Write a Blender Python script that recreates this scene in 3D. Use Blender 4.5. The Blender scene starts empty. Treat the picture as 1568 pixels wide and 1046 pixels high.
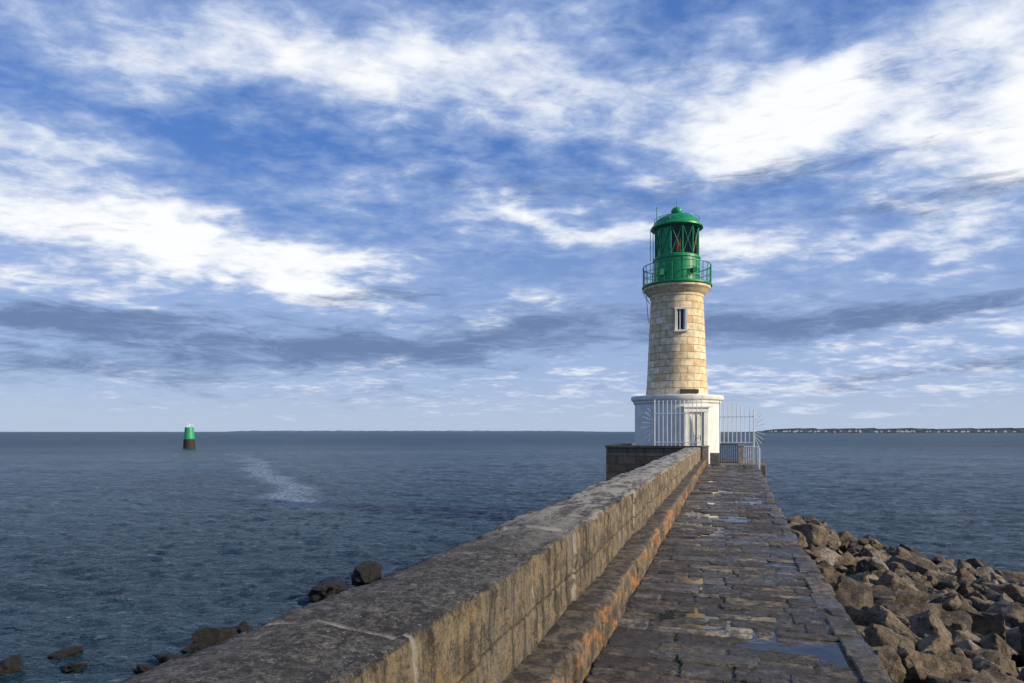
import bpy, bmesh, math, random
import numpy as np
from mathutils import Vector, Matrix, noise
random.seed(7); np.random.seed(7)
scene=bpy.context.scene
TH=math.atan(0.312); CT,ST=math.cos(TH),math.sin(TH)
SEA=-4.0
# ---------------------------------------------------------------- helpers
def link(o,parent=None):
    scene.collection.objects.link(o)
    if parent: o.parent=parent
    return o
def empty(name,loc=(0,0,0),rz=0):
    e=bpy.data.objects.new(name,None); e.location=loc; e.rotation_euler=(0,0,rz); e.empty_display_size=.3
    return link(e)
class MB:
    def __init__(s): s.v=[];s.f=[];s.c=[];s.m=[];s.uv=None
    def add(s,vs,fs,col=(1,1,1),mi=0):
        n=len(s.v); s.v+= [tuple(v) for v in vs]; s.f+=[tuple(i+n for i in f) for f in fs]
        if isinstance(col,list): s.c+=col
        else: s.c+=[col]*len(vs)
        s.m+=[mi]*len(fs)
    def box(s,c,d,col=(1,1,1),mi=0,M=None):
        x,y,z=d[0]/2,d[1]/2,d[2]/2
        vs=[Vector((i*x,j*y,k*z)) for i in(-1,1) for j in(-1,1) for k in(-1,1)]
        if M: vs=[M@v for v in vs]
        vs=[v+Vector(c) for v in vs]
        s.add(vs,[(0,1,3,2),(4,6,7,5),(0,4,5,1),(2,3,7,6),(0,2,6,4),(1,5,7,3)],col,mi)
    def rod(s,a,b,r,n=6,mi=0,r2=None):
        a=Vector(a);b=Vector(b);d=(b-a).normalized()
        q=d.to_track_quat('Z','Y').to_matrix(); r2=r if r2 is None else r2
        vs=[];
        for P,R in((a,r),(b,r2)):
            for i in range(n):
                t=2*math.pi*i/n; vs.append(P+q@Vector((R*math.cos(t),R*math.sin(t),0)))
        fs=[(i,(i+1)%n,n+(i+1)%n,n+i) for i in range(n)]+[tuple(range(n-1,-1,-1)),tuple(range(n,2*n))]
        s.add(vs,fs,(1,1,1),mi)
    def ring(s,R,z,r,n=48,a0=0,a1=2*math.pi,c=(0,0),mi=0):
        for i in range(n):
            t0=a0+(a1-a0)*i/n;t1=a0+(a1-a0)*(i+1)/n
            s.rod((c[0]+R*math.cos(t0),c[1]+R*math.sin(t0),z),(c[0]+R*math.cos(t1),c[1]+R*math.sin(t1),z),r,5,mi)
    def lathe(s,prof,n=64,mi=0,c=(0,0)):
        vs=[];k=len(prof)
        for i in range(n):
            t=2*math.pi*i/n
            for r,z in prof: vs.append((c[0]+r*math.cos(t),c[1]+r*math.sin(t),z))
        fs=[(i*k+j,((i+1)%n)*k+j,((i+1)%n)*k+j+1,i*k+j+1) for i in range(n) for j in range(k-1)]
        s.add(vs,fs,(1,1,1),mi)
    def obj(s,name,mats,parent=None,smooth=False,rz=0,ang=None):
        me=bpy.data.meshes.new(name); me.from_pydata(s.v,[],s.f); 
        for m in (mats if isinstance(mats,list) else [mats]): me.materials.append(m)
        me.polygons.foreach_set('material_index',s.m)
        ca=me.color_attributes.new('Col','FLOAT_COLOR','POINT')
        arr=np.ones((len(s.v),4),dtype=np.float32); arr[:,:3]=np.array(s.c,dtype=np.float32).reshape(-1,3)
        ca.data.foreach_set('color',arr.ravel())
        if smooth:
            me.polygons.foreach_set('use_smooth',[True]*len(me.polygons))
            if ang: 
                try: me.set_sharp_from_angle(angle=math.radians(ang))
                except Exception: pass
        me.update()
        o=bpy.data.objects.new(name,me); o.rotation_euler=(0,0,rz)
        return link(o,parent)
class NT:
    def __init__(s,nt): s.t=nt; s.n=nt.nodes; s.l=nt.links
    def new(s,ty,**k):
        n=s.n.new(ty)
        for a,b in k.items(): setattr(n,a,b)
        return n
    def set(s,sock,val):
        if isinstance(val,bpy.types.NodeSocket): s.l.new(val,sock)
        elif val is not None:
            if sock.type=='RGBA' and len(val)==3: val=(*val,1)
            sock.default_value=val
    def math(s,op,a,b=None,c=None,clamp=False):
        n=s.new('ShaderNodeMath',operation=op,use_clamp=clamp)
        s.set(n.inputs[0],a); s.set(n.inputs[1],b); s.set(n.inputs[2],c); return n.outputs[0]
    def vmath(s,op,a,b=None,sc=None):
        n=s.new('ShaderNodeVectorMath',operation=op); s.set(n.inputs[0],a)
        if b is not None: s.set(n.inputs[1],b)
        if sc is not None: s.set(n.inputs['Scale'],sc)
        return n.outputs['Value'] if op in('LENGTH','DOT_PRODUCT') else n.outputs[0]
    def mix(s,f,a,b,bt='MIX'):
        n=s.new('ShaderNodeMix',data_type='RGBA',blend_type=bt); n.clamp_factor=True
        s.set(n.inputs[0],f); s.set(n.inputs[6],a); s.set(n.inputs[7],b); return n.outputs[2]
    def mr(s,v,a,b,c=0,d=1,sm=True):
        n=s.new('ShaderNodeMapRange',interpolation_type='SMOOTHSTEP' if sm else 'LINEAR')
        for i,x in enumerate((v,a,b,c,d)): s.set(n.inputs[i],x)
        return n.outputs[0]
    def noise(s,vec,sc,det=4,rough=.55,dist=0,col=False):
        n=s.new('ShaderNodeTexNoise'); s.set(n.inputs['Vector'],vec); n.inputs['Scale'].default_value=sc
        n.inputs['Detail'].default_value=det;n.inputs['Roughness'].default_value=rough;n.inputs['Distortion'].default_value=dist
        return n.outputs['Color'] if col else n.outputs[0]
    def mapp(s,vec,loc=(0,0,0),rot=(0,0,0),sc=(1,1,1),ty='POINT'):
        n=s.new('ShaderNodeMapping',vector_type=ty); s.set(n.inputs[0],vec)
        n.inputs[1].default_value=loc;n.inputs[2].default_value=rot;n.inputs[3].default_value=sc; return n.outputs[0]
    def bump(s,h,st,dist,nrm=None):
        n=s.new('ShaderNodeBump'); s.set(n.inputs['Height'],h); n.inputs['Strength'].default_value=st;n.inputs['Distance'].default_value=dist
        if nrm: s.set(n.inputs['Normal'],nrm)
        return n.outputs[0]
def mat(name):
    m=bpy.data.materials.new(name); m.use_nodes=True; t=NT(m.node_tree); b=t.n['Principled BSDF']
    return m,t,b
def simple(name,col,rough=.5,var=.25,sc=3.,bump=.1,metal=0,stain=None,stf=.5):
    m,t,b=mat(name); tc=t.new('ShaderNodeTexCoord').outputs['Object']
    n=t.noise(tc,sc,6); c=t.mix(t.mr(n,.3,.7),tuple(x*(1-var) for x in col),tuple(min(1,x*(1+var)) for x in col))
    if stain:
        s=t.noise(t.mapp(tc,sc=(2.5,2.5,.35)),1.6,6,.65); c=t.mix(t.math('MULTIPLY',t.mr(s,.52,.72),stf),c,stain)
    t.set(b.inputs['Base Color'],c); b.inputs['Roughness'].default_value=rough;b.inputs['Metallic'].default_value=metal
    t.set(b.inputs['Normal'],t.bump(t.noise(tc,sc*8,4),bump,.02)); return m
# ---------------------------------------------------------------- camera
cam=bpy.data.cameras.new('camera'); co=link(bpy.data.objects.new('camera',cam)); co.location=(0,0,2.0)
co.rotation_euler=(math.radians(90),0,0); cam.lens=24; cam.sensor_width=36; cam.shift_y=.088; cam.clip_end=40000; cam.clip_start=.05
scene.camera=co
# ---------------------------------------------------------------- sun & sky
SAZ=math.radians(112); SEL=math.radians(24)
sd=Vector((math.sin(SAZ)*math.cos(SEL),math.cos(SAZ)*math.cos(SEL),math.sin(SEL)))
L=bpy.data.lights.new('sun','SUN'); L.energy=5.0; L.angle=math.radians(.6); L.color=(1,.87,.65)
so=link(bpy.data.objects.new('sun',L)); so.rotation_euler=sd.to_track_quat('Z','Y').to_euler(); so.location=(30,-20,40)
w=bpy.data.worlds.new('World'); scene.world=w; w.use_nodes=True; t=NT(w.node_tree)
try: w.cycles.sampling_method='MANUAL'; w.cycles.sample_map_resolution=256
except Exception: pass
bg=t.n['Background']; bg.inputs[1].default_value=.1
sky=t.new('ShaderNodeTexSky',sky_type='NISHITA'); sky.sun_disc=False; sky.sun_elevation=SEL; sky.sun_rotation=SAZ
sky.air_density=1.0; sky.dust_density=.6; sky.ozone_density=2.5
dirv=t.new('ShaderNodeTexCoord').outputs['Generated']
sp=t.new('ShaderNodeSeparateXYZ'); t.set(sp.inputs[0],dirv); X,Y,Z=sp.outputs
Zp=t.math('MAXIMUM',Z,0.0)
hor=t.math('SQRT',t.math('ADD',t.math('MULTIPLY',X,X),t.math('MULTIPLY',Y,Y)))
az=t.math('ARCTAN2',X,Y); te=t.math('DIVIDE',Zp,t.math('MAXIMUM',hor,.05))
den=t.math('ADD',Zp,.16)
cb=t.new('ShaderNodeCombineXYZ'); t.set(cb.inputs[0],t.math('DIVIDE',X,den)); t.set(cb.inputs[1],t.math('DIVIDE',Y,den)); P=cb.outputs[0]
cq=t.new('ShaderNodeCombineXYZ'); t.set(cq.inputs[0],az); t.set(cq.inputs[1],te); Q=cq.outputs[0]
wn=t.noise(P,2.3,3,.6,0,True); wv=t.vmath('MULTIPLY',t.vmath('SUBTRACT',wn,(.5,.5,.5)),(.26,.17,0))
Qw=t.vmath('ADD',Q,wv)
def blobs(lst,coord):
    acc=None
    for (u,v,su,sv,rot,wt) in lst:
        a=math.atan((u-784)/1045); e=(661-v)/1045*math.cos(a)
        m=t.mapp(coord,loc=(a,e,0),rot=(0,0,math.radians(rot)),sc=(su/1045,sv/1045,1),ty='TEXTURE')
        g=t.mr(t.vmath('LENGTH',m),1.0,0.0,0,wt)
        acc=g if acc is None else t.math('ADD',acc,g)
    return acc
bright=[(1200,165,280,120,8,1.2),(1310,140,150,120,0,.8),(1530,180,170,170,0,1.4),(50,340,400,140,-8,1.1),(400,385,350,75,-6,1.1),(540,400,120,45,0,.4),
 (890,350,280,48,-10,1.05),(1110,385,110,90,0,.8),(1410,375,180,55,-5,1.0),(1230,345,150,45,0,.5),(330,60,420,90,8,.8),(790,145,420,120,-15,.85),(530,120,180,100,-20,.65),
 (80,205,240,70,0,.75),(720,40,360,90,0,.65),(1080,80,210,80,20,.65),(430,435,240,34,-6,.7),(1530,20,260,80,0,.75),
 (700,600,1100,60,0,.45),(1300,585,500,60,0,.5),(1450,515,260,34,0,.65),(700,480,500,30,0,.45),(1100,230,400,70,0,.35),(620,300,280,60,-10,.4)]
dark=[(300,535,620,56,-2,.95),(640,530,380,50,0,.9),(860,495,300,54,0,.85),(60,565,380,26,0,.65),(1150,500,310,58,3,1.0),(1460,475,280,30,4,1.0),(1500,560,240,18,3,.7),(1300,590,360,18,4,.6),(560,455,210,24,6,.85),
 (30,478,260,22,0,.65),(860,295,360,42,-6,.5),(1190,262,280,38,0,.7),(1480,290,200,42,0,.7),(300,490,350,20,4,.6),(450,605,600,20,0,.5),(1400,110,70,90,30,.4)]
blue=[(300,190,230,80,15,.9),(480,225,130,60,20,.5),(950,275,330,38,-8,.55),(1415,90,80,140,20,.9),(850,425,300,40,0,.5),(60,60,160,100,0,.4)]
B=blobs(bright,Qw); D=blobs(dark,t.vmath('ADD',Q,t.vmath('MULTIPLY',wv,(.6,.25,0)))); BL=blobs(blue,Qw)
n1=t.noise(t.mapp(P,rot=(0,0,.5),sc=(1,1.15,1)),3.0,7,.58,.2)
n2=t.noise(t.mapp(P,loc=(3,1,0),rot=(0,0,-.5),sc=(1,1.3,1)),10,5,.62,.3)
nn=t.math('ADD',t.math('MULTIPLY',n1,.58),t.math('MULTIPLY',n2,.42))
dens=t.math('ADD',t.math('MULTIPLY',B,.265),nn); dens=t.math('SUBTRACT',dens,t.math('MULTIPLY',BL,.12))
cover=t.mr(dens,.38,.69)
white=t.mr(dens,.55,.87)
skyc=t.mix(1.0,sky.outputs[0],(.66,.88,1.3),'MULTIPLY')
skyc=t.mix(t.mr(te,0,.55,.72,.6),skyc,t.mix(t.mr(te,.0,.42),(4.6,5.6,7.4),(.95,2.3,6.1)))
ccol=t.mix(white,(3.6,4.8,7.5),(10.3,10.4,10.5))
c=t.mix(t.math('MULTIPLY',cover,.94),skyc,ccol)
st=t.noise(t.mapp(Q,sc=(6.0,30,1)),1.7,8,.72,.6)
dk=t.mr(t.math('ADD',t.math('MULTIPLY',D,.34),st),.54,.94)
c=t.mix(t.math('MULTIPLY',dk,.90),c,(1.35,2.1,3.9))
c=t.mix(t.mr(te,.09,.0,0,.7),c,(4.9,5.8,7.3))
t.set(bg.inputs[0],c)
# ---------------------------------------------------------------- sea
def make_sea():
    fine=np.linspace(-45,45,960); coarse=np.linspace(45,315,90)[1:-1]
    A=np.radians(np.concatenate([fine,coarse])); nA=len(A)
    R=np.concatenate([[1.0],np.geomspace(9,260,760),np.geomspace(260,25000,110)[1:]]); nR=len(R)
    a,r=np.meshgrid(A,R); x=r*np.sin(a); y=r*np.cos(a)
    dr=np.maximum(np.gradient(R)[:,None]*np.ones_like(a),r*.0017)
    z=np.zeros_like(x)
    rng=np.random.RandomState(3); N=84
    lam=np.geomspace(.40,6,N); wd=math.radians(196)
    for l in lam:
        th=wd+rng.normal(0,.45); ph=rng.uniform(0,6.28); k=2*math.pi/l
        amp=.028*l/math.sqrt(N)*(1.0 if l<1.5 else (1.5/l)**1.0)
        f=np.clip((l/dr-2.3)/2,0,1)
        p=k*(x*math.sin(th)+y*math.cos(th))+ph
        s=np.sin(p); z+=amp*f*(s+.3*np.cos(2*p))*2.0
    co=np.stack([x,y,z+SEA],-1).reshape(-1,3).astype(np.float32)
    i,j=np.meshgrid(np.arange(nR-1),np.arange(nA),indexing='ij'); j2=(j+1)%nA
    F=np.stack([i*nA+j,(i+1)*nA+j,(i+1)*nA+j2,i*nA+j2],-1).reshape(-1,4)[:,::-1]
    me=bpy.data.meshes.new('sea'); me.vertices.add(len(co)); me.vertices.foreach_set('co',co.ravel())
    nf=len(F); me.loops.add(nf*4); me.loops.foreach_set('vertex_index',F.ravel().astype(np.int32))
    me.polygons.add(nf); me.polygons.foreach_set('loop_start',np.arange(0,nf*4,4,dtype=np.int32)); me.polygons.foreach_set('loop_total',np.full(nf,4,dtype=np.int32))
    me.update(calc_edges=True); me.polygons.foreach_set('use_smooth',np.ones(nf,dtype=bool)); me.update()
    m,t,b=mat('sea_water'); pos=t.new('ShaderNodeNewGeometry').outputs['Position']
    big=t.noise(t.mapp(pos,sc=(.010,.035,0)),1,5,.65,.5)
    base=t.mix(t.mr(big,.38,.62),(.020,.050,.078),(.038,.085,.118))
    m1=t.mapp(pos,loc=(-16,55,0),rot=(0,0,math.atan2(161,-71)),ty='TEXTURE')
    q=t.new('ShaderNodeSeparateXYZ'); t.set(q.inputs[0],m1)
    wob=t.math('MULTIPLY',t.math('SUBTRACT',t.noise(pos,.05,3),.5),14)
    across=t.math('ABSOLUTE',t.math('ADD',q.outputs[1],wob))
    band=t.math('MULTIPLY',t.mr(across,3.4,.2),t.math('MULTIPLY',t.mr(q.outputs[0],-6,4),t.mr(q.outputs[0],200,40)))
    fo=t.math('MULTIPLY',band,t.mr(t.noise(pos,2.2,6,.75),.36,.60))
    flecks=t.mr(t.noise(t.mapp(pos,sc=(.7,2.4,0)),1.7,6,.72),.57,.70,0,.5)  # pale stretched noise flecks mixed into the water colour
    fo=t.math('MAXIMUM',t.math('MULTIPLY',fo,.8),flecks)
    t.set(b.inputs['Base Color'],t.mix(fo,base,(.42,.53,.64)))
    dist=t.vmath('LENGTH',pos)
    rgh=t.mr(dist,40,420,.16,.42); t.set(b.inputs['Roughness'],t.math('ADD',rgh,t.math('MULTIPLY',fo,.3))); b.inputs['IOR'].default_value=1.29
    h1=t.noise(t.mapp(pos,rot=(0,0,.2),sc=(1.0,2.4,0)),2.0,5,.66,.3); h2=t.noise(t.mapp(pos,rot=(0,0,-.15),sc=(1,2.6,0)),.7,4,.6)
    nb=t.bump(h1,1.0,.42); nb=t.bump(h2,1.0,.7,nb)
    t.set(b.inputs['Normal'],nb); me.materials.append(m)
    link(bpy.data.objects.new('sea',me))
make_sea()
# ---------------------------------------------------------------- stone materials
def wall_mat():
    m,t,b=mat('parapet_granite_concrete'); oc=t.new('ShaderNodeTexCoord').outputs['Object']
    col=t.new('ShaderNodeVertexColor',layer_name='Col'); cs=t.new('ShaderNodeSeparateColor'); t.set(cs.inputs[0],col.outputs[0])
    nz=t.new('ShaderNodeSeparateXYZ'); t.set(nz.inputs[0],t.new('ShaderNodeNewGeometry').outputs['Normal'])
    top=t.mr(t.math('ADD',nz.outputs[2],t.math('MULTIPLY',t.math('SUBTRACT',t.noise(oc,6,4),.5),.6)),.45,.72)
    spk=t.noise(oc,44,5,.9); spk2=t.noise(oc,18,6,.8); lar=t.noise(oc,1.3,6,.65); mid=t.noise(oc,5,6,.7)
    sy=t.new('ShaderNodeSeparateXYZ'); t.set(sy.inputs[0],oc)
    face=t.mix(t.mr(mid,.38,.62),(.12,.092,.058),(.40,.30,.165))
    face=t.mix(t.mr(lar,.48,.64,0,.7),face,(.31,.265,.20))
    face=t.mix(t.mr(spk2,.48,.36,0,.85),face,(.040,.030,.020))
    drip=t.noise(t.mapp(oc,sc=(3,3,.40)),3.0,6,.72)
    face=t.mix(t.mr(drip,.49,.62,0,.88),face,(.034,.026,.018))
    orn=t.noise(t.mapp(oc,loc=(5,3,2)),3.5,6,.78)
    face=t.mix(t.mr(orn,.59,.66,0,.7),face,(.50,.28,.07))
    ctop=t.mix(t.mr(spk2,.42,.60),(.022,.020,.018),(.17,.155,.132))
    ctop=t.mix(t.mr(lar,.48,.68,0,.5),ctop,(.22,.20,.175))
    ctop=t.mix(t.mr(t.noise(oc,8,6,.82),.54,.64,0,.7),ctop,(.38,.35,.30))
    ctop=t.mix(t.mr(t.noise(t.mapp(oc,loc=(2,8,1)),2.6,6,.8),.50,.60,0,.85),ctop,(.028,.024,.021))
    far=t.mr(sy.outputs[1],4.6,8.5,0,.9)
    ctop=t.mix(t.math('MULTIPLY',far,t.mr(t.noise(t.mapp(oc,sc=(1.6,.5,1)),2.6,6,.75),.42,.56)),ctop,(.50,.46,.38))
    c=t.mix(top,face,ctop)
    c=t.mix(t.mr(spk,.56,.66,0,.85),c,(.52,.48,.41)); c=t.mix(t.mr(spk,.45,.35,0,.9),c,(.012,.010,.008))
    c=t.mix(t.math('MULTIPLY',cs.outputs[1],t.mr(mid,.36,.54)),c,(.56,.52,.45))
    vo=t.new('ShaderNodeTexVoronoi',feature='DISTANCE_TO_EDGE'); t.set(vo.inputs['Vector'],t.vmath('ADD',oc,t.vmath('SCALE',t.noise(oc,3.5,5,.7,0,True),sc=.5))); vo.inputs['Scale'].default_value=.8
    crk=t.math('MULTIPLY',t.mr(vo.outputs['Distance'],.007,.001),t.mr(t.noise(oc,1.9,3),.48,.60)); c=t.mix(t.math('MULTIPLY',crk,.8),c,(.012,.010,.008))
    c=t.mix(cs.outputs[2],c,(.02,.016,.012))
    t.set(b.inputs['Base Color'],c); b.inputs['Roughness'].default_value=.85
    h=t.math('ADD',t.math('MULTIPLY',spk,.7),t.math('ADD',spk2,t.math('MULTIPLY',mid,1.3))); h=t.math('SUBTRACT',h,t.math('MULTIPLY',crk,.6))
    t.set(b.inputs['Normal'],t.bump(h,1,.05)); return m
def kerb_mat():
    m,t,b=mat('kerb_lichen_stone'); oc=t.new('ShaderNodeTexCoord').outputs['Object']
    nz=t.new('ShaderNodeSeparateXYZ'); t.set(nz.inputs[0],t.new('ShaderNodeNewGeometry').outputs['Normal'])
    top=t.mr(nz.outputs[2],.4,.8); mid=t.noise(oc,4,6,.65); spk=t.noise(oc,42,5,.85)
    col=t.new('ShaderNodeVertexColor',layer_name='Col'); cs=t.new('ShaderNodeSeparateColor'); t.set(cs.inputs[0],col.outputs[0])
    c=t.mix(t.mr(mid,.38,.62),(.05,.038,.025),(.23,.165,.095))
    o=t.noise(t.mapp(oc,sc=(1,.6,1.2)),2.1,7,.78)
    side=t.mix(t.mr(o,.50,.59,0,.8),c,(.52,.20,.045)); side=t.mix(t.mr(t.noise(oc,10,5,.8),.49,.59,0,.85),side,(.05,.036,.02))
    topc=t.mix(t.mr(t.noise(oc,7,6,.75),.44,.60),(.04,.030,.022),(.17,.135,.095)); 
    c=t.mix(top,side,topc)
    c=t.mix(t.mr(spk,.57,.70,0,.6),c,(.42,.35,.26)); c=t.mix(t.mr(spk,.45,.34,0,.85),c,(.012,.01,.008))
    c=t.mix(t.math('MULTIPLY',cs.outputs[1],.9),c,(.012,.010,.008))
    t.set(b.inputs['Base Color'],c); b.inputs['Roughness'].default_value=.7
    t.set(b.inputs['Normal'],t.bump(t.math('ADD',t.math('MULTIPLY',mid,1.3),t.math('MULTIPLY',spk,.5)),1,.045)); return m
def paving_mat():
    m,t,b=mat('wet_paving_stone'); oc=t.new('ShaderNodeTexCoord').outputs['Object']
    col=t.new('ShaderNodeVertexColor',layer_name='Col')
    n=t.noise(oc,9,7,.80); spk=t.noise(oc,42,5,.88); wet=t.noise(oc,.9,6,.62)
    c=t.mix(1,col.outputs[0],t.mix(t.mr(n,.38,.62),(.30,.27,.24),(2.1,2.0,1.8)),'MULTIPLY')
    c=t.mix(t.mr(wet,.44,.58,.62,0),c,(.014,.010,.007))
    c=t.mix(t.mr(t.noise(oc,3.2,6,.78),.48,.58,0,.65),c,(.017,.012,.008))
    c=t.mix(t.mr(t.noise(t.mapp(oc,loc=(4,1,3)),4.5,6,.82),.55,.63,0,.65),c,(.24,.21,.165))
    c=t.mix(t.mr(spk,.57,.70,0,.75),c,(.38,.34,.28)); c=t.mix(t.mr(spk,.44,.33,0,.85),c,(.008,.007,.006))
    t.set(b.inputs['Base Color'],c); t.set(b.inputs['Roughness'],t.mr(wet,.42,.56,.26,.75))
    t.set(b.inputs['Normal'],t.bump(t.math('ADD',t.math('MULTIPLY',n,1.3),t.math('MULTIPLY',spk,.45)),1,.035)); return m
def rock_mat(dark=False):
    m,t,b=mat('boulder_granite' if not dark else 'wet_algae_rock'); oi=t.new('ShaderNodeObjectInfo')
    geo=t.new('ShaderNodeNewGeometry'); pz=t.new('ShaderNodeSeparateXYZ'); t.set(pz.inputs[0],geo.outputs['Position'])
    rnd=oi.outputs['Random']
    r=t.new('ShaderNodeValToRGB'); t.set(r.inputs[0],rnd); e=r.color_ramp.elements
    e[0].color=(.085,.072,.060,1); e[1].color=(.36,.32,.265,1); e[1].position=1
    for p,cc in((.25,(.16,.122,.085,1)),(.5,(.26,.21,.15,1)),(.75,(.17,.13,.09,1))): x=e.new(p); x.color=cc
    n=t.noise(geo.outputs['Position'],3.5,7,.76); spk=t.noise(geo.outputs['Position'],18,5,.88)
    c=t.mix(1,r.outputs[0],t.mix(t.mr(n,.36,.64),(.30,.25,.20),(1.4,1.33,1.22)),'MULTIPLY')
    c=t.mix(t.mr(spk,.46,.35,0,.85),c,(.022,.017,.013)); c=t.mix(t.mr(spk,.56,.68,0,.6),c,(.52,.46,.37))
    zz=t.math('ADD',pz.outputs[2],t.math('MULTIPLY',n,1.0))
    if dark: c=t.mix(t.mr(n,.4,.65),(.005,.004,.0035),(.024,.019,.013)); b.inputs['Roughness'].default_value=.7
    else:
        wetf=t.mr(zz,-1.6,-2.3); c=t.mix(t.math('MULTIPLY',wetf,.86),c,(.026,.018,.011)); t.set(b.inputs['Roughness'],t.mr(wetf,0,1,.85,.55))
    t.set(b.inputs['Base Color'],c)
    t.set(b.inputs['Normal'],t.bump(t.math('ADD',t.math('MULTIPLY',n,1.4),t.math('MULTIPLY',spk,.35)),1,.13)); return m
def block_mat(name,c1,c2,mortar,bw,bh,coord='UV',ms=.012):
    m,t,b=mat(name); tc=t.new('ShaderNodeTexCoord'); uv=tc.outputs[coord]; oc=tc.outputs['Object']
    if coord=='Object':
        s=t.new('ShaderNodeSeparateXYZ'); t.set(s.inputs[0],oc); cbx=t.new('ShaderNodeCombineXYZ')
        t.set(cbx.inputs[0],t.math('ADD',s.outputs[0],s.outputs[1])); t.set(cbx.inputs[1],s.outputs[2]); uv=cbx.outputs[0]
    br=t.new('ShaderNodeTexBrick'); t.set(br.inputs['Vector'],uv); br.inputs['Scale'].default_value=1
    br.inputs['Brick Width'].default_value=bw; br.inputs['Row Height'].default_value=bh; br.inputs['Mortar Size'].default_value=ms; br.inputs['Mortar Smooth'].default_value=.2
    br.inputs['Color1'].default_value=(*c1,1); br.inputs['Color2'].default_value=(*c2,1); br.inputs['Mortar'].default_value=(*mortar,1)
    n=t.noise(oc,3,6,.65); st=t.noise(t.mapp(oc,sc=(1.5,1.5,.3)),2,6,.6); spk=t.noise(oc,20,5,.7)
    c=t.mix(1,br.outputs[0],t.mix(t.mr(n,.3,.7),(.72,.66,.56),(1.12,1.12,1.1)),'MULTIPLY')
    c=t.mix(t.mr(st,.55,.72,0,.45),c,tuple(x*k for x,k in zip(c1,(.66,.5,.34)))); c=t.mix(t.mr(spk,.42,.3,0,.4),c,tuple(x*.3 for x in c1))
    t.set(b.inputs['Base Color'],c); b.inputs['Roughness'].default_value=.8
    h=t.math('SUBTRACT',t.math('MULTIPLY',spk,.3),br.outputs['Fac'])
    t.set(b.inputs['Normal'],t.bump(h,.9,.03)); return m
WALL=wall_mat(); KERB=kerb_mat(); PAVE=paving_mat(); ROCK=rock_mat(); DROCK=rock_mat(True)
BLOCK=block_mat('pier_block_stone',(.085,.072,.058),(.16,.135,.105),(.025,.02,.017),1.1,.5,'Object',.02)
# ---------------------------------------------------------------- parapet wall
def samples(s0,s1,joints,w):
    S=[]; s=s0
    while s<s1:
        S.append(s); s+= .035 if s<6 else (.08 if s<16 else .22)
    S.append(s1)
    S=[x for x in S if all(abs(x-j)>w*1.6 for j in joints)]
    for j in joints: S+=[j-w,j-w*.45,j+w*.45,j+w]
    return sorted(S)
def extrude_profile(name,prof,s0,s1,joints,w,mat_,parent,amp,grooves=(),depth=.02,rz=-TH,offs=.012,seed=0,chip=.18):
    S=samples(s0,s1,joints,w); mb=MB(); K=len(prof); vs=[];cs=[]
    rr=random.Random(seed); offv=[rr.uniform(-1,1) for _ in range(len(joints)+2)]
    for s in S:
        bi=sum(1 for j in joints if s>j); isj=any(abs(s-j)<w*.5 for j in joints)
        for (p,z,a,b) in prof:
            edge=1.0+ (1.3 if (abs(a)>.15 and abs(b)>.15) else 0)
            q=Vector((p*2.2,s*1.7,z*2.2+seed))
            d=amp*noise.fractal(q,.8,2.1,4)+offs*offv[bi]+.009*edge*noise.fractal(q*5,.6,2.1,3)
            ch=noise.noise(q*2.3+Vector((9,0,0)))
            if edge>1.5 and ch>chip: d-=.10*(ch-chip)
            pale=0;dk=0
            if isj: d-=depth; pale=.85
            for g in grooves:
                if abs(z-g)<.006: d-=.02; dk=.85
            vs.append((p+a*d,s+.12*noise.noise(Vector((p*1.8,z*1.8,7))),z+b*d)); cs.append((1,pale,dk))
    n=len(S)
    fs=[(i*K+j,i*K+j+1,(i+1)*K+j+1,(i+1)*K+j) for i in range(n-1) for j in range(K-1)]
    fs+=[tuple(range(K-1,-1,-1)),tuple((n-1)*K+i for i in range(K))]
    mb.add(vs,fs,cs); return mb.obj(name,mat_,parent,smooth=True)
pw=empty('parapet_wall',rz=-TH)
prof=[(-2.40,-4.8,-1,0),(-2.36,-2,-1,0)]+[(-2.29,z,-1,0) for z in (-.5,0,.4,.7,.88)]+[(-2.285,.96,-.9,.3),(-2.265,1.005,-.7,.7),(-2.23,1.028,-.2,1)]
prof+=[(-2.18+.0565*i,1.03+.022*math.sin(i/12*math.pi),0,1) for i in range(13)]
prof+=[(-1.455,1.043,.3,.95),(-1.42,1.03,.7,.7),(-1.405,1.0,.95,.3)]
prof+=[(-1.40,z,1,0) for z in (.96,.92,.88,.84,.80,.76,.71,.67,.635,.62,.605,.57,.53,.49,.45,.41,.37,.30)]
J=[-.6,.6,1.9,2.95,3.9,5.15,6.55]+[8+1.55*i+(.2 if i%3==0 else 0) for i in range(22)]
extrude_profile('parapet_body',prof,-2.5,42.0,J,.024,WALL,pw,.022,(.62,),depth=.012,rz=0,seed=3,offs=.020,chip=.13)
# ---------------------------------------------------------------- pier
pier=empty('stone_pier',rz=-TH)
kp=[(-1.43,.338,0,1),(-1.40,.34,0,1),(-1.36,.342,0,1),(-1.33,.342,0,1),(-1.3,.342,0,1),(-1.27,.34,0,1),(-1.24,.340,0,1),(-1.21,.34,0,1),(-1.18,.338,0,1),(-1.15,.337,0,1),(-1.12,.325,.5,.8),(-1.10,.295,.9,.4),(-1.095,.25,1,0),(-1.09,.21,1,0),(-1.09,.17,1,0),(-1.09,.14,1,0),(-1.09,.10,1,0),(-1.085,.06,1,0),(-1.085,.02,1,0),(-1.08,-.08,1,0)]
KJ=[-.2,1.3,2.5,3.8,5.2,6.3]+[7.7+1.3*i for i in range(26)]
extrude_profile('kerb',kp,-2.5,42.2,KJ,.018,KERB,pier,.018,(),depth=.04,rz=0,offs=.024,seed=9,chip=.20)
def redge(s):
    if s<17: return 1.32
    return 1.32+(min(s,43)-17)/26*.62
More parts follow.
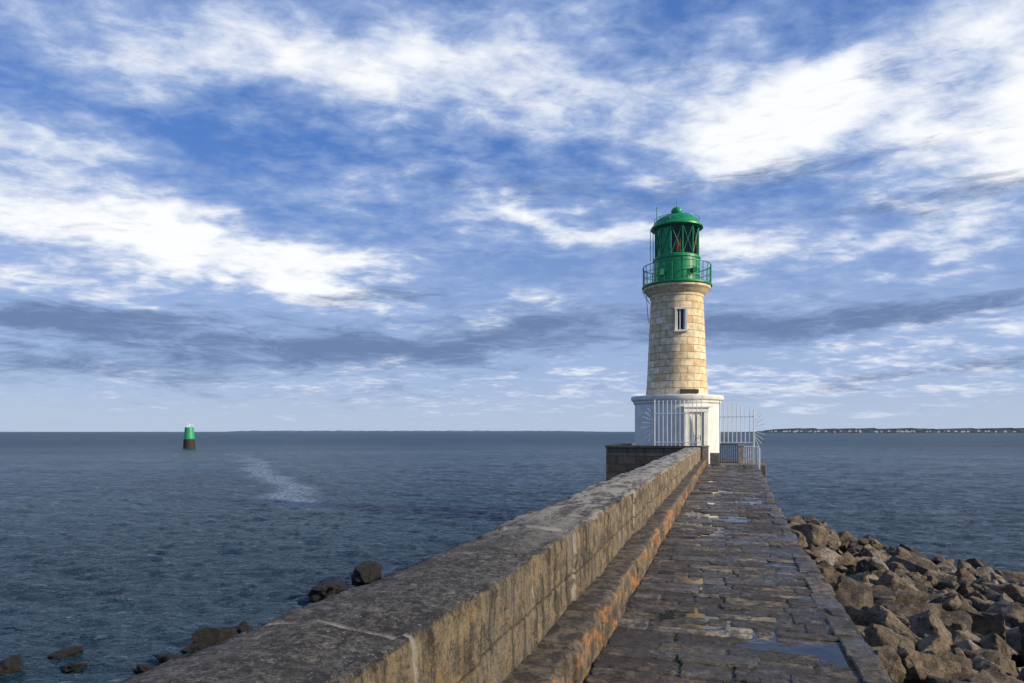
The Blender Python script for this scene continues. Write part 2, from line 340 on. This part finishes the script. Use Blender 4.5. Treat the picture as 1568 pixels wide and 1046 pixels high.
def hd(p,s): return .024*noise.fractal(Vector((p*1.3,s*.8,3.3)),1,2,3)+.006*(p-.2)
rr=random.Random(5)
mb=MB(); s=-1.5
def stone(q,z,tx,ty,col,rng,ex=.9):
    cx=sum(x for x,_ in q)/4; cy=sum(y for _,y in q)/4
    zz=lambda x,y:z+tx*(x-cx)+ty*(y-cy)
    o=[]
    for i in range(4):
        a,b=q[i],q[(i+1)%4]; c=rng.uniform(.03,.09)
        o.append((a[0]+(b[0]-a[0])*c,a[1]+(b[1]-a[1])*c))
        for f in(.25,.5,.75): o.append((a[0]+(b[0]-a[0])*f+rng.uniform(-.010,.010),a[1]+(b[1]-a[1])*f+rng.uniform(-.010,.010)))
        c=rng.uniform(.91,.97); o.append((a[0]+(b[0]-a[0])*c,a[1]+(b[1]-a[1])*c))
    n=len(o); vs=[(cx,cy,zz(cx,cy)+.001)]
    for k,dz in((.45,.001),(.82,0),(.955,-.003),(.985,-.009),(1.0,-.022),(1.0,-.1)):
        vs+=[(cx+(x-cx)*k,cy+(y-cy)*k,zz(x,y)+dz+rng.uniform(-.0035,.0035)) for x,y in o]
    fs=[(0,1+i,1+(i+1)%n) for i in range(n)]+[(1+r*n+i,1+(r+1)*n+i,1+(r+1)*n+(i+1)%n,1+r*n+(i+1)%n) for r in range(5) for i in range(n)]
    mb.add(vs,fs,col)
while s<43.2:
    d=rr.uniform(.16,.46); xr=redge(s+d/2)
    rows=[]; p=-1.08
    bord=xr-rr.uniform(.18,.42)
    while p<bord-.1:
        ww=rr.uniform(.18,.80) 
        if p+ww>bord-.14: ww=bord-p
        rows.append((p,p+ww)); p+=ww
    for (a,b) in rows:
        g=rr.uniform(.002,.008); j=lambda k=.024: rr.uniform(-k,k)
        sp_=[(s,s+d)] if (rr.random()<.75 or d<.28) else [(s,s+d*.45),(s+d*.45,s+d)]
        for (s0_,s1_) in sp_:
            q=[(a+g+j(),s0_+g+j()),(b-g+j(),s0_+g+j()),(b-g+j(),s1_-g+j()),(a+g+j(),s1_-g+j())]
            cx=(a+b)/2; cy=(s0_+s1_)/2
            v=rr.choice((.045,.06,.075,.095,.13,.26))*rr.uniform(.7,1.2); wm=rr.uniform(0,1)
            stone(q,hd(cx,cy)+rr.uniform(-.007,.007),rr.uniform(-.018,.018),rr.uniform(-.018,.018),(v,v*(.80+.10*wm),v*(.58+.24*wm)),rr)
    s+=d
s=-1.5
while s<43.2:
    d=rr.uniform(.3,.9); g=.003
    a0,b0=redge(s)-.26,redge(s); a1,b1=redge(s+d)-.26,redge(s+d); z=hd(b0,s)+rr.uniform(-.008,.006)+.002
    o1,o2=rr.uniform(-.05,.02),rr.uniform(-.05,.02); ao=rr.uniform(-.08,.06)
    nsl=10; vs=[]
    v=rr.choice((.06,.08,.11,.16))*rr.uniform(.8,1.2)
    for i in range(nsl+1):
        f=i/nsl; y=s+g+(d-2*g)*f; e=noise.fractal(Vector((1,y*4,2)),.8,2,3)*.025
        a=a0+(a1-a0)*f+ao+e*.6; b=b0+(b1-b0)*f+o1+(o2-o1)*f+e
        dz=lambda k:.012*noise.noise(Vector((k,y*6,3)))
        vs+=[(a+g,y,-.1),(a+g,y,z-.010),(a+.02,y,z+dz(1)),(a+.12,y,z+dz(2)),(b-.07,y,z+dz(3)),(b-.02,y,z-.014+dz(4)),(b,y,z-.05),(b+e*.5,y,-.2),(b,y,-.36)]
    K=9
    fs=[(i*K+j,(i+1)*K+j,(i+1)*K+j+1,i*K+j+1) for i in range(nsl) for j in range(K-1)]
    fs+=[tuple(range(K)),tuple(nsl*K+i for i in range(K-1,-1,-1))]
    mb.add(vs,fs,(v,v*.84,v*.64)); s+=d
mb.obj('paving',PAVE,pier)
mb=MB(); ns=800; npp=28; vs=[]
for i in range(ns+1):
    s=-1.5+44.7*i/ns; xr=redge(s)-.05
    for j in range(npp+1):
        p=-1.12+(xr+1.12)*j/npp; vs.append((p,s,hd(p,s)-.009+.013*noise.fractal(Vector((p*7,s*7,0)),.8,2,3)))
mb.add(vs,[(i*(npp+1)+j,i*(npp+1)+j+1,(i+1)*(npp+1)+j+1,(i+1)*(npp+1)+j) for i in range(ns) for j in range(npp)],(.05,.04,.03))
mb.obj('mortar_bed',PAVE,pier,smooth=True)
m,tt,b=mat('puddle_water'); b.inputs['Base Color'].default_value=(.012,.012,.012,1); b.inputs['Roughness'].default_value=.05; b.inputs['IOR'].default_value=1.33
tt.set(b.inputs['Normal'],tt.bump(tt.noise(tt.new('ShaderNodeTexCoord').outputs['Object'],6,2),.25,.008))
mb=MB(); PZ=-.0135; mb.add([(-1.07,-1.4,PZ),(.95,-1.4,PZ),(1.3,42.8,PZ),(-1.07,42.8,PZ)],[(0,1,2,3)]); mb.obj('puddles',m,pier)
mb=MB(); vs=[]; SS=[-2.5,5,10,17,22,28,34,40,43.2]
for s in SS:
    e=redge(s)-.05; vs+=[(-2.15,s,-5),(-2.15,s,-.13),(e-.03,s,-.13),(e-.02,s,-1.2),(e+.25,s,-5)]
mb.add(vs,[(i*5+j,i*5+j+1,(i+1)*5+j+1,(i+1)*5+j) for i in range(len(SS)-1) for j in range(4)]+[(0,1,2,3,4),tuple(40+i for i in range(4,-1,-1))])
mb.obj('pier_body',BLOCK,pier)
# pier head
mb=MB()
def prism(poly,z0,z1,mi=0):
    n=len(poly); vs=[(x,y,z0) for x,y in poly]+[(x,y,z1) for x,y in poly]
    mb.add(vs,[(i,(i+1)%n,n+(i+1)%n,n+i) for i in range(n)]+[tuple(range(n-1,-1,-1)),tuple(range(n,2*n))],(1,1,1),mi)
prism([(-7.0,42.1),(2.3,43.25),(2.7,50),(.5,53.5),(-5,54),(-7.0,51)],-5,-.02)
prism([(-7.02,42.05),(-2.35,42.05),(-2.35,42.6),(-6.4,42.6),(-6.4,51),(-7.02,51)],-5,1.02)
prism([(-7.08,41.99),(-2.22,41.99),(-2.22,42.66),(-6.36,42.66),(-6.36,51.1),(-7.08,51.1)],1.0225,1.15)
prism([(-2.2,42.02),(-1.30,42.02),(-1.30,42.7),(-2.2,42.7)],-.1,1.14)
prism([(-2.75,41.7),(-2.45,41.7),(-2.45,41.985),(-2.75,41.985)],-5,.9)
mb.obj('pier_head',BLOCK,pier)
LIME=simple('pale_stone_post',(.5,.42,.30),.8,.3,4,.6,stain=(.15,.1,.06))
mb=MB()
mb.box((-1.10,42.4,.55),(.34,.34,1.1)); mb.box((-1.10,42.4,1.13),(.42,.42,.08)); mb.box((.92,43.3,.55),(.30,.34,1.15)); mb.box((.92,43.3,1.165),(.38,.42,.08))
mb.box((-.6,43.6,.35),(.55,.5,.7)); 
mb.obj('gate_posts',LIME,pier)
# ---------------------------------------------------------------- fences
WHITE=simple('white_painted_steel',(.80,.80,.76),.45,.08,6,.05,stain=(.45,.25,.1),stf=.3)
BLACK=simple('black_painted_steel',(.02,.02,.022),.5)
def bars(mb,p0,p1,s0,s1,zb,zt,step,r=.022):
    n=max(1,int(abs(p1-p0)/step))
    for i in range(n+1):
        f=i/n; z=zt(f) if callable(zt) else zt
        mb.rod((p0+(p1-p0)*f,s0+(s1-s0)*f,zb),(p0+(p1-p0)*f,s0+(s1-s0)*f,z),r)
fe=empty('white_spiked_fence',rz=-TH)
mb=MB(); S1=42.35
bars(mb,-4.1,-1.35,S1,S1,1.15,3.9,.23)
for z in(1.35,3.1): mb.rod((-4.1,S1,z),(-1.35,S1,z),.025)
for k in range(8):
    a=math.radians(122+k*16.5); mb.rod((-4.05,S1,2.4+.5*math.sin(a)),(-4.05+.85*math.cos(a),S1,2.4+1.2*math.sin(a)),.014)
mb.rod((-4.1,S1,1.1),(-4.1,S1,3.95),.035)
mb.obj('fence_bars',WHITE,fe)
fe2=empty('white_spiked_fence',rz=-TH)
mb=MB(); S2=43.35
bars(mb,-.3,1.65,S2,S2,1.3,lambda f:3.85-.5*f*f,.22)
for z in(1.35,2.9): mb.rod((-.3,S2,z),(1.65,S2,z),.025)
mb.rod((-.3,S2,0),(-.3,S2,3.9),.035); mb.rod((1.65,S2,0),(1.65,S2,3.3),.035)
for k in range(9):
    a=math.radians(62-k*15.5); mb.rod((1.65,S2,2.15+.5*math.sin(a)),(1.65+.64*math.cos(a),S2,2.15+1.2*math.sin(a)),.014)
mb.obj('fence_bars',WHITE,fe2)
rl=empty('white_guard_rail',rz=-TH); mb=MB()
for s in(38.8,40.3,41.8,43.3): mb.rod((redge(s)-.08,s,0),(redge(s)-.08,s,1.1),.03)
for z in(.35,.72,1.1): mb.rod((redge(38.8)-.08,38.8,z),(redge(43.3)-.08,43.3,z),.024)
bars(mb,1.08,1.86,43.3,43.3,.1,1.1,.13,.018)
mb.rod((1.08,43.3,1.1),(1.86,43.3,1.1),.025)
mb.obj('rail_bars',WHITE,rl)
ga=empty('black_iron_gate',rz=-TH); mb=MB()
bars(mb,-.27,.72,43.3,43.3,.08,1.25,.11,.02); mb.rod((-.27,43.3,1.22),(.72,43.3,1.22),.025); mb.rod((-.27,43.3,.15),(.72,43.3,.15),.025)
mb.obj('gate_bars',BLACK,ga)
# ---------------------------------------------------------------- lighthouse
lh=empty('lighthouse',(10.86,45,0)); A0=math.atan2(-.972,-.235)
TOWER=block_mat('tower_ashlar',(.68,.50,.28),(.86,.74,.53),(.20,.14,.08),.95,.46,'UV',.014)
PAINT=simple('white_limewash',(.74,.72,.66),.7,.10,2,.2,stain=(.36,.33,.27),stf=.6)
GREEN=simple('green_paint',(.006,.25,.09),.4,.2,3,.08,stain=(.012,.09,.045),stf=.45)
STONE=simple('cornice_stone',(.66,.53,.34),.8,.2,4,.4,stain=(.3,.2,.1),stf=.6)
DARK=simple('dark_interior',(.012,.012,.014),.4)
mb=MB(); mb.lathe([(2.76,-.1),(2.76,.35),(2.72,.36),(2.72,3.75),(2.76,3.78),(2.82,3.86),(2.82,3.95),(2.93,4.02),(2.97,4.10),(2.97,4.25),(2.93,4.30),(1.5,4.36)],96)
mb.obj('base_drum',PAINT,lh,smooth=True,ang=30)
n=96; prof=[(2.0,4.32),(1.98,4.6),(1.93,5.2)]+[(1.93-.25*(i/10),5.2+5.6*i/10) for i in range(1,11)]
me=bpy.data.meshes.new('tower_shaft'); vs=[];uvs=[];fs=[];K=len(prof)
for i in range(n+1):
    a=2*math.pi*i/n
    for r,z in prof: vs.append((r*math.cos(a),r*math.sin(a),z)); uvs.append((i/n*12.35,z-4.32))
fs=[(i*K+j,(i+1)*K+j,(i+1)*K+j+1,i*K+j+1) for i in range(n) for j in range(K-1)]
me.from_pydata(vs,[],fs); ul=me.uv_layers.new(name='UVMap')
ul.data.foreach_set('uv',np.array([uvs[l.vertex_index] for l in me.loops],dtype=np.float32).ravel())
me.polygons.foreach_set('use_smooth',[True]*len(me.polygons)); me.materials.append(TOWER); link(bpy.data.objects.new('tower_shaft',me),lh)
mb=MB(); mb.lathe([(1.6,10.70),(1.72,10.72),(1.74,10.80),(1.72,10.87),(1.80,10.93),(1.92,11.02),(2.0,11.16),(2.1,11.22),(2.16,11.28),(2.16,11.42),(2.10,11.46),(1.0,11.47)],96)
mb.obj('gallery_corbel',STONE,lh,smooth=True,ang=30)
mb=MB()
mb.lathe([(2.0,11.44),(2.24,11.45),(2.26,11.48),(2.26,11.56),(2.22,11.58),(1.2,11.585)],96)
for i in range(26):
    a=2*math.pi*i/26; x,y=2.18*math.cos(a),2.18*math.sin(a); mb.rod((x,y,11.56),(x,y,12.82),.022)
for z in(11.95,12.4,12.82): mb.ring(2.18,z,.02 if z<12.7 else .03,52)
mb.obj('gallery_railing',GREEN,lh)
mb=MB(); NB=12
mb.lathe([(1.52,11.58),(1.52,11.75),(1.46,11.78),(1.46,13.2),(1.52,13.24),(1.52,13.38),(1.40,13.40)],72)
for i in range(NB):
    a=A0+math.radians(15+30*i); mb.box((1.47*math.cos(a),1.47*math.sin(a),12.5),(.05,.06,1.45),M=Matrix.Rotation(a,3,'Z'))
def P3(a,z,r=1.42): return (r*math.cos(a),r*math.sin(a),z)
for i in range(NB):
    a=A0+math.radians(15+30*i); a2=a+math.radians(30)
    mb.rod(P3(a,13.38),P3(a,15.3),.045)
    if i in(0,1,2,11,10,9,8): 
        rx=.022 if i in(11,0,1,2) else .034
        mb.rod(P3(a,13.4),P3(a2,15.3),rx); mb.rod(P3(a2,13.4),P3(a,15.3),rx)
    for z in (13.42,15.28): mb.rod(P3(a,z),P3(a2,z),.05)
    if i in(4,5,6,7,8,9,10):
        r=1.39; vs=[(r*math.cos(x),r*math.sin(x),z) for x in(a,a2) for z in(13.38,15.3)]; mb.add(vs,[(0,2,3,1)])
mb.obj('lantern_frame',GREEN,lh)
m,tt,b=mat('lantern_glass'); out=tt.n['Material Output']; g=tt.new('ShaderNodeBsdfGlossy'); g.inputs['Roughness'].default_value=.02; g.inputs[0].default_value=(.9,.95,1,1)
tr=tt.new('ShaderNodeBsdfTransparent'); tr.inputs[0].default_value=(.40,.27,.19,1); mx=tt.new('ShaderNodeMixShader'); mx.inputs[0].default_value=.035
tt.l.new(tr.outputs[0],mx.inputs[1]); tt.l.new(g.outputs[0],mx.inputs[2]); tt.l.new(mx.outputs[0],out.inputs[0])
mb=MB()
for i in(11,0,1,2,3):
    a=A0+math.radians(15+30*i); a2=a+math.radians(30); r=1.40
    mb.add([(r*math.cos(x),r*math.sin(x),z) for x in(a,a2) for z in(13.40,15.3)],[(0,2,3,1)])
mb.obj('lantern_glass',m,lh)
mb=MB(); mb.lathe([(.0,13.6),(.20,13.6),(.26,13.8),(.28,14.3),(.26,14.8),(.20,15.05),(0,15.05)],24); mb.obj('lens',simple('fresnel_lens',(.85,.82,.72),.12,.1),lh,smooth=True)
mb=MB(); mb.lathe([(0,13.41),(1.38,13.41)],24); mb.lathe([(0,15.26),(1.38,15.26)],24); 
for i in range(3,11):
    a=A0+math.radians(15+30*i); a2=a+math.radians(30); mb.add([(1.30*math.cos(x),1.30*math.sin(x),z) for x in(a,a2) for z in(13.42,15.25)],[(0,2,3,1)])
mb.obj('lantern_interior',simple('lantern_lining',(.06,.028,.018),.6),lh)
mb=MB(); mb.lathe([(1.3,15.26),(1.60,15.28),(1.68,15.32),(1.68,15.42),(1.60,15.46)]+[(1.55*math.cos(x),15.46+.82*math.sin(x)) for x in [i*.13 for i in range(1,10)]]+[(.50,16.24),(.36,16.26),(.32,16.32),(.36,16.42),(.38,16.52),(.35,16.62),(.25,16.72),(.1,16.80),(.03,16.84),(.02,17.2),(0,17.21)],64)
mb.obj('lantern_dome',GREEN,lh,smooth=True,ang=35)
mb=MB()
for i in range(12):
    a=2*math.pi*i/12; p=(1.5*math.cos(a),1.5*math.sin(a),15.5); q=(1.45*math.cos(a),1.45*math.sin(a),15.95); mb.rod(p,q,.015)
mb.ring(1.45,15.95,.018,36); 
a=A0-math.radians(62); x,y=1.7*math.cos(a),1.7*math.sin(a)
mb.rod((x,y,11.6),(x,y,15.4),.025); mb.rod((x*.85,y*.85,15.4),(x*.85,y*.85,16.7),.022)
mb.rod(P3(A0-math.radians(75),13.2,1.75),P3(A0-math.radians(75),15.3,1.75),.02)
mb.box(P3(A0+math.radians(42),12.35,1.62),(.22,.22,.30)); mb.box(P3(A0-math.radians(35),12.25,1.62),(.2,.3,.4))
mb.obj('lantern_fittings',GREEN,lh)
mb=MB()
mb.rod(P3(A0-math.radians(80),11.2,2.0),P3(A0-math.radians(80),9.2,1.85),.02); mb.rod(P3(A0-math.radians(84),11.3,2.25),P3(A0-math.radians(72),10.4,1.82),.02)
mb.obj('downpipe',BLACK,lh)
def side(mb,phi,r,off,z,w_,h,d,mi=0):
    a=A0+math.radians(phi); c=Vector((r,off,0)); c.rotate(Matrix.Rotation(a,3,'Z')); mb.box((c.x,c.y,z),(d,w_,h),mi=mi,M=Matrix.Rotation(a,3,'Z'))
mb=MB(); R=1.80; WZ=9.1
side(mb,8,R,-.32,WZ,.10,1.30,.20); side(mb,8,R,.32,WZ,.10,1.30,.20)
side(mb,8,R,0,WZ+.705,.78,.11,.22); side(mb,8,R+.02,0,WZ-.71,.84,.12,.28)
side(mb,8,R-.03,-.05,WZ,.05,1.28,.10); side(mb,8,R-.03,-.225,WZ,.05,1.28,.10); side(mb,8,R-.03,.225,WZ,.09,1.28,.10)
mb.obj('window_frame',PAINT,lh)
mb=MB(); side(mb,8,R-.055,0,WZ,.5,1.27,.1); side(mb,24,1.93,0,4.55,1.15,.26,.2); mb.obj('window_panes',DARK,lh)
mb=MB(); Rd=2.68
side(mb,24,Rd,-.62,1.62,.26,3.2,.5); side(mb,24,Rd,.62,1.62,.26,3.2,.5); side(mb,24,Rd,0,3.36,1.6,.28,.56); side(mb,24,Rd+.05,0,3.53,1.8,.08,.66)
mb.obj('door_surround',PAINT,lh)
mb=MB(); side(mb,24,Rd+.06,0,1.62,.96,3.2,.12); side(mb,24,Rd+.13,-.23,2.35,.36,1.2,.03); side(mb,24,Rd+.13,.23,2.35,.36,1.2,.03); side(mb,24,Rd+.13,-.23,.9,.36,1.1,.03); side(mb,24,Rd+.13,.23,.9,.36,1.1,.03)
mb.obj('door_leaf',simple('door_paint',(.66,.63,.52),.5,.1),lh)
mb=MB(); side(mb,24,Rd+.15,.02,1.62,.02,3.1,.03); side(mb,24,Rd+.16,.1,1.6,.05,.12,.06); mb.obj('door_gap',DARK,lh)
# ---------------------------------------------------------------- boulders
def rock_mesh(k,sub=4,rnd_=False):
    rg=random.Random(100+k); bm=bmesh.new(); bmesh.ops.create_icosphere(bm,subdivisions=sub,radius=1)
    pl=[]
    for i in range(rg.randint(9,13) if not rnd_ else 16):
        v=Vector((rg.gauss(0,1),rg.gauss(0,1),rg.gauss(0,1))).normalized(); pl.append((v,rg.uniform(.58,.88)))
    for sgn in(1,-1):
        for ax in range(3):
            v=Vector((rg.gauss(0,.4),rg.gauss(0,.4),rg.gauss(0,.4))); v[ax]+=sgn; pl.append((v.normalized(),rg.uniform(.6,.85)))
    sc=Vector((rg.uniform(.9,1.3),rg.uniform(.75,1.0),rg.uniform(.6,.9)))
    B_=45 if not rnd_ else 30
    for v in bm.verts:
        d=v.co.normalized()
        qs=[h/d.dot(nrm) for nrm,h in pl if d.dot(nrm)>.05]
        mn=min(qs); r=mn-math.log(sum(math.exp(-B_*(q-mn)) for q in qs))/B_
        p=d*r; p+=d*((.075 if not rnd_ else .20)*noise.fractal(p*2.4+Vector((k*7,0,0)),.8,2.1,5))
        v.co=Vector((p.x*sc.x,p.y*sc.y,p.z*sc.z))
    for f in bm.faces: f.smooth=True
    me=bpy.data.meshes.new('boulder_mesh'); bm.to_mesh(me); bm.free(); me.materials.append(DROCK if rnd_ else ROCK)
    try: me.set_sharp_from_angle(angle=math.radians(24))
    except Exception: pass
    return me
RM=[rock_mesh(k) for k in range(16)]
DM=[rock_mesh(50+k,4,True) for k in range(6)]
rg=random.Random(21)
def put(parent,name,p,s,z,r,flat=1):
    o=bpy.data.objects.new(name,rg.choice(RM)); x=p*CT+s*ST; y=-p*ST+s*CT
    o.location=(x,y,z); o.scale=(r*rg.uniform(.85,1.15),r*rg.uniform(.85,1.15),r*rg.uniform(.85,1.15)*flat)
    o.rotation_euler=(rg.uniform(-.9,.9),rg.uniform(-.9,.9),rg.uniform(0,6.28)); link(o,parent); return o
rip=empty('riprap_boulders')
def heap(p,s):
    q=p-1.3; z=-1.05-.21*q-.006*q*q
    if s>24: z-= (s-24)*.24*(1-.04*q)
    z+=.35*noise.noise(Vector((p*.45,s*.45,7)))
    return z
cnt=0
s=4.0
while s<36:
    p=1.7+rg.uniform(0,.3)
    while p<13.5:
        pp=p+rg.uniform(-.2,.2); ss=s+rg.uniform(-.23,.23); z=heap(pp,ss)
        if z>-4.5:
            r=rg.choice((.30,.36,.42,.48,.62)); cnt+=1
            if z<-3: r*=1.15
            put(rip,'boulder_%d'%cnt,max(pp,1.45+r),ss,z-r*.1+rg.uniform(-.13,.18),r)
        p+=.62
    s+=.60
for i in range(460):
    ss=rg.uniform(5,33); pp=rg.uniform(1.6,11.5); z=heap(pp,ss)
    if z>-4.3: cnt+=1; put(rip,'boulder_%d'%cnt,pp,ss,z+.25,rg.uniform(.12,.30))
mb=MB(); vs=[]; NI,NJ=40,20
for i in range(NI+1):
    for j in range(NJ+1):
        s_=0+38*i/NI; p_=1.2+14*j/NJ; vs.append((p_,s_,max(heap(p_,s_)-.55,-6)))
mb.add(vs,[(i*(NJ+1)+j,i*(NJ+1)+j+1,(i+1)*(NJ+1)+j+1,(i+1)*(NJ+1)+j) for i in range(NI) for j in range(NJ)])
mb.obj('rubble_bed',simple('rubble_dark',(.02,.017,.014),.9),rip,smooth=True,rz=-TH)
def px(u,v,z=SEA):
    D=1045*(2-z)/(v-661); return ((u-784)/1045*D,D)
lone=empty('shore_rocks'); k=0
for (u,v,r,fl,dz) in [(560,895,.9,.9,.35),(503,913,.95,.7,.2),(535,925,.6,.7,.0),(325,985,.55,.8,.1),(300,997,.4,.6,0.05),(348,975,.42,.7,.05),(258,1012,.35,.6,0.05),(275,1016,.4,.6,0.05),(98,1004,.42,.45,0.03),(112,1022,.38,.35,0.03),(12,1026,.55,.5,.05),(-30,1040,.6,.4,.05),(376,968,.4,.7,.05),(235,1034,.5,.6,0.05)]:
    x,y=px(u,v); k+=1; o=bpy.data.objects.new('rock_%d'%k,DM[k%6]); o.location=(x,y,SEA+dz); o.scale=(r,r,r*fl*1.2); o.rotation_euler=(rg.uniform(-.4,.4),rg.uniform(-.4,.4),rg.uniform(0,6)); link(o,lone)
# ---------------------------------------------------------------- beacon
bx,by=px(290,687); be=empty('channel_beacon',(bx,by,SEA))
mb=MB(); mb.lathe([(2.1,-1),(2.05,.6),(1.95,.7),(1.85,3.4)],24,1); mb.lathe([(1.85,3.4),(1.80,3.45),(1.45,7.3),(1.5,7.32),(1.5,7.5),(0,7.55)],24,0)
for i in range(8):
    a=i*math.pi/4; mb.rod((1.35*math.cos(a),1.35*math.sin(a),7.5),(1.35*math.cos(a),1.35*math.sin(a),8.4),.05,5,2)
mb.ring(1.35,8.4,.05,16,mi=2); mb.rod((0,0,7.5),(0,0,8.6),.2,8,2); mb.rod((-.6,0,7.5),(-.6,0,9.4),.07,6,2)
mb.obj('beacon_tower',[simple('beacon_green',(.02,.30,.12),.4),simple('beacon_algae',(.03,.022,.018),.8),WHITE],be,smooth=True,ang=30)
# ---------------------------------------------------------------- distant coast
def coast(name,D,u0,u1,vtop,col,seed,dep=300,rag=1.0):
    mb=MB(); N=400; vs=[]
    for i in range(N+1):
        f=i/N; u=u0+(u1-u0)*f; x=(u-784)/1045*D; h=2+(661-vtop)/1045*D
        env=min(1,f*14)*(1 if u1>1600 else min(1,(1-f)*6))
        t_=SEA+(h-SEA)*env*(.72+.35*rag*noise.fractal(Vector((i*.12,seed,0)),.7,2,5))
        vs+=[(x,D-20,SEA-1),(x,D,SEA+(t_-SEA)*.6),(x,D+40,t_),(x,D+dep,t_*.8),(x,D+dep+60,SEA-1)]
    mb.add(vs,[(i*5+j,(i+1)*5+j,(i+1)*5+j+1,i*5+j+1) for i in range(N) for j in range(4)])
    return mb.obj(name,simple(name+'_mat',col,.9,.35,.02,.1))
coast('distant_coast',2600,1165,2100,654.2,(.035,.055,.065),3)  # blue-green land colour, with distance haze mixed into it
coast('distant_hills',9000,330,960,658.8,(.10,.16,.25),8,rag=.6)  # bluish base colour stands in for haze over the far land
mb=MB(); hg=random.Random(4)
for i in range(120):
    u=hg.choice((hg.uniform(1175,1300),hg.uniform(1300,1560),hg.uniform(1370,1400),hg.uniform(1560,2000))); D=2570-hg.uniform(0,10)
    x=(u-784)/1045*D; wd_,ht=hg.uniform(5,11),hg.uniform(3,5.5); z0=SEA+hg.uniform(2.5,6)
    mb.box((x,D,z0+ht/2),(wd_,8,ht),mi=0)
    vs=[(x-wd_/2,D-4.3,z0+ht),(x+wd_/2,D-4.3,z0+ht),(x+wd_/2,D+4.3,z0+ht),(x-wd_/2,D+4.3,z0+ht),(x-wd_/2,D,z0+ht+3),(x+wd_/2,D,z0+ht+3)]
    mb.add(vs,[(0,1,5,4),(2,3,4,5),(0,4,3),(1,2,5)],(1,1,1),1)
mb.obj('distant_village',[simple('village_render',(.5,.5,.48),.8),simple('village_slate',(.08,.09,.11),.7)])
scene.view_settings.view_transform='Standard'; scene.view_settings.look='None'; scene.view_settings.exposure=0
print('rocks',cnt)
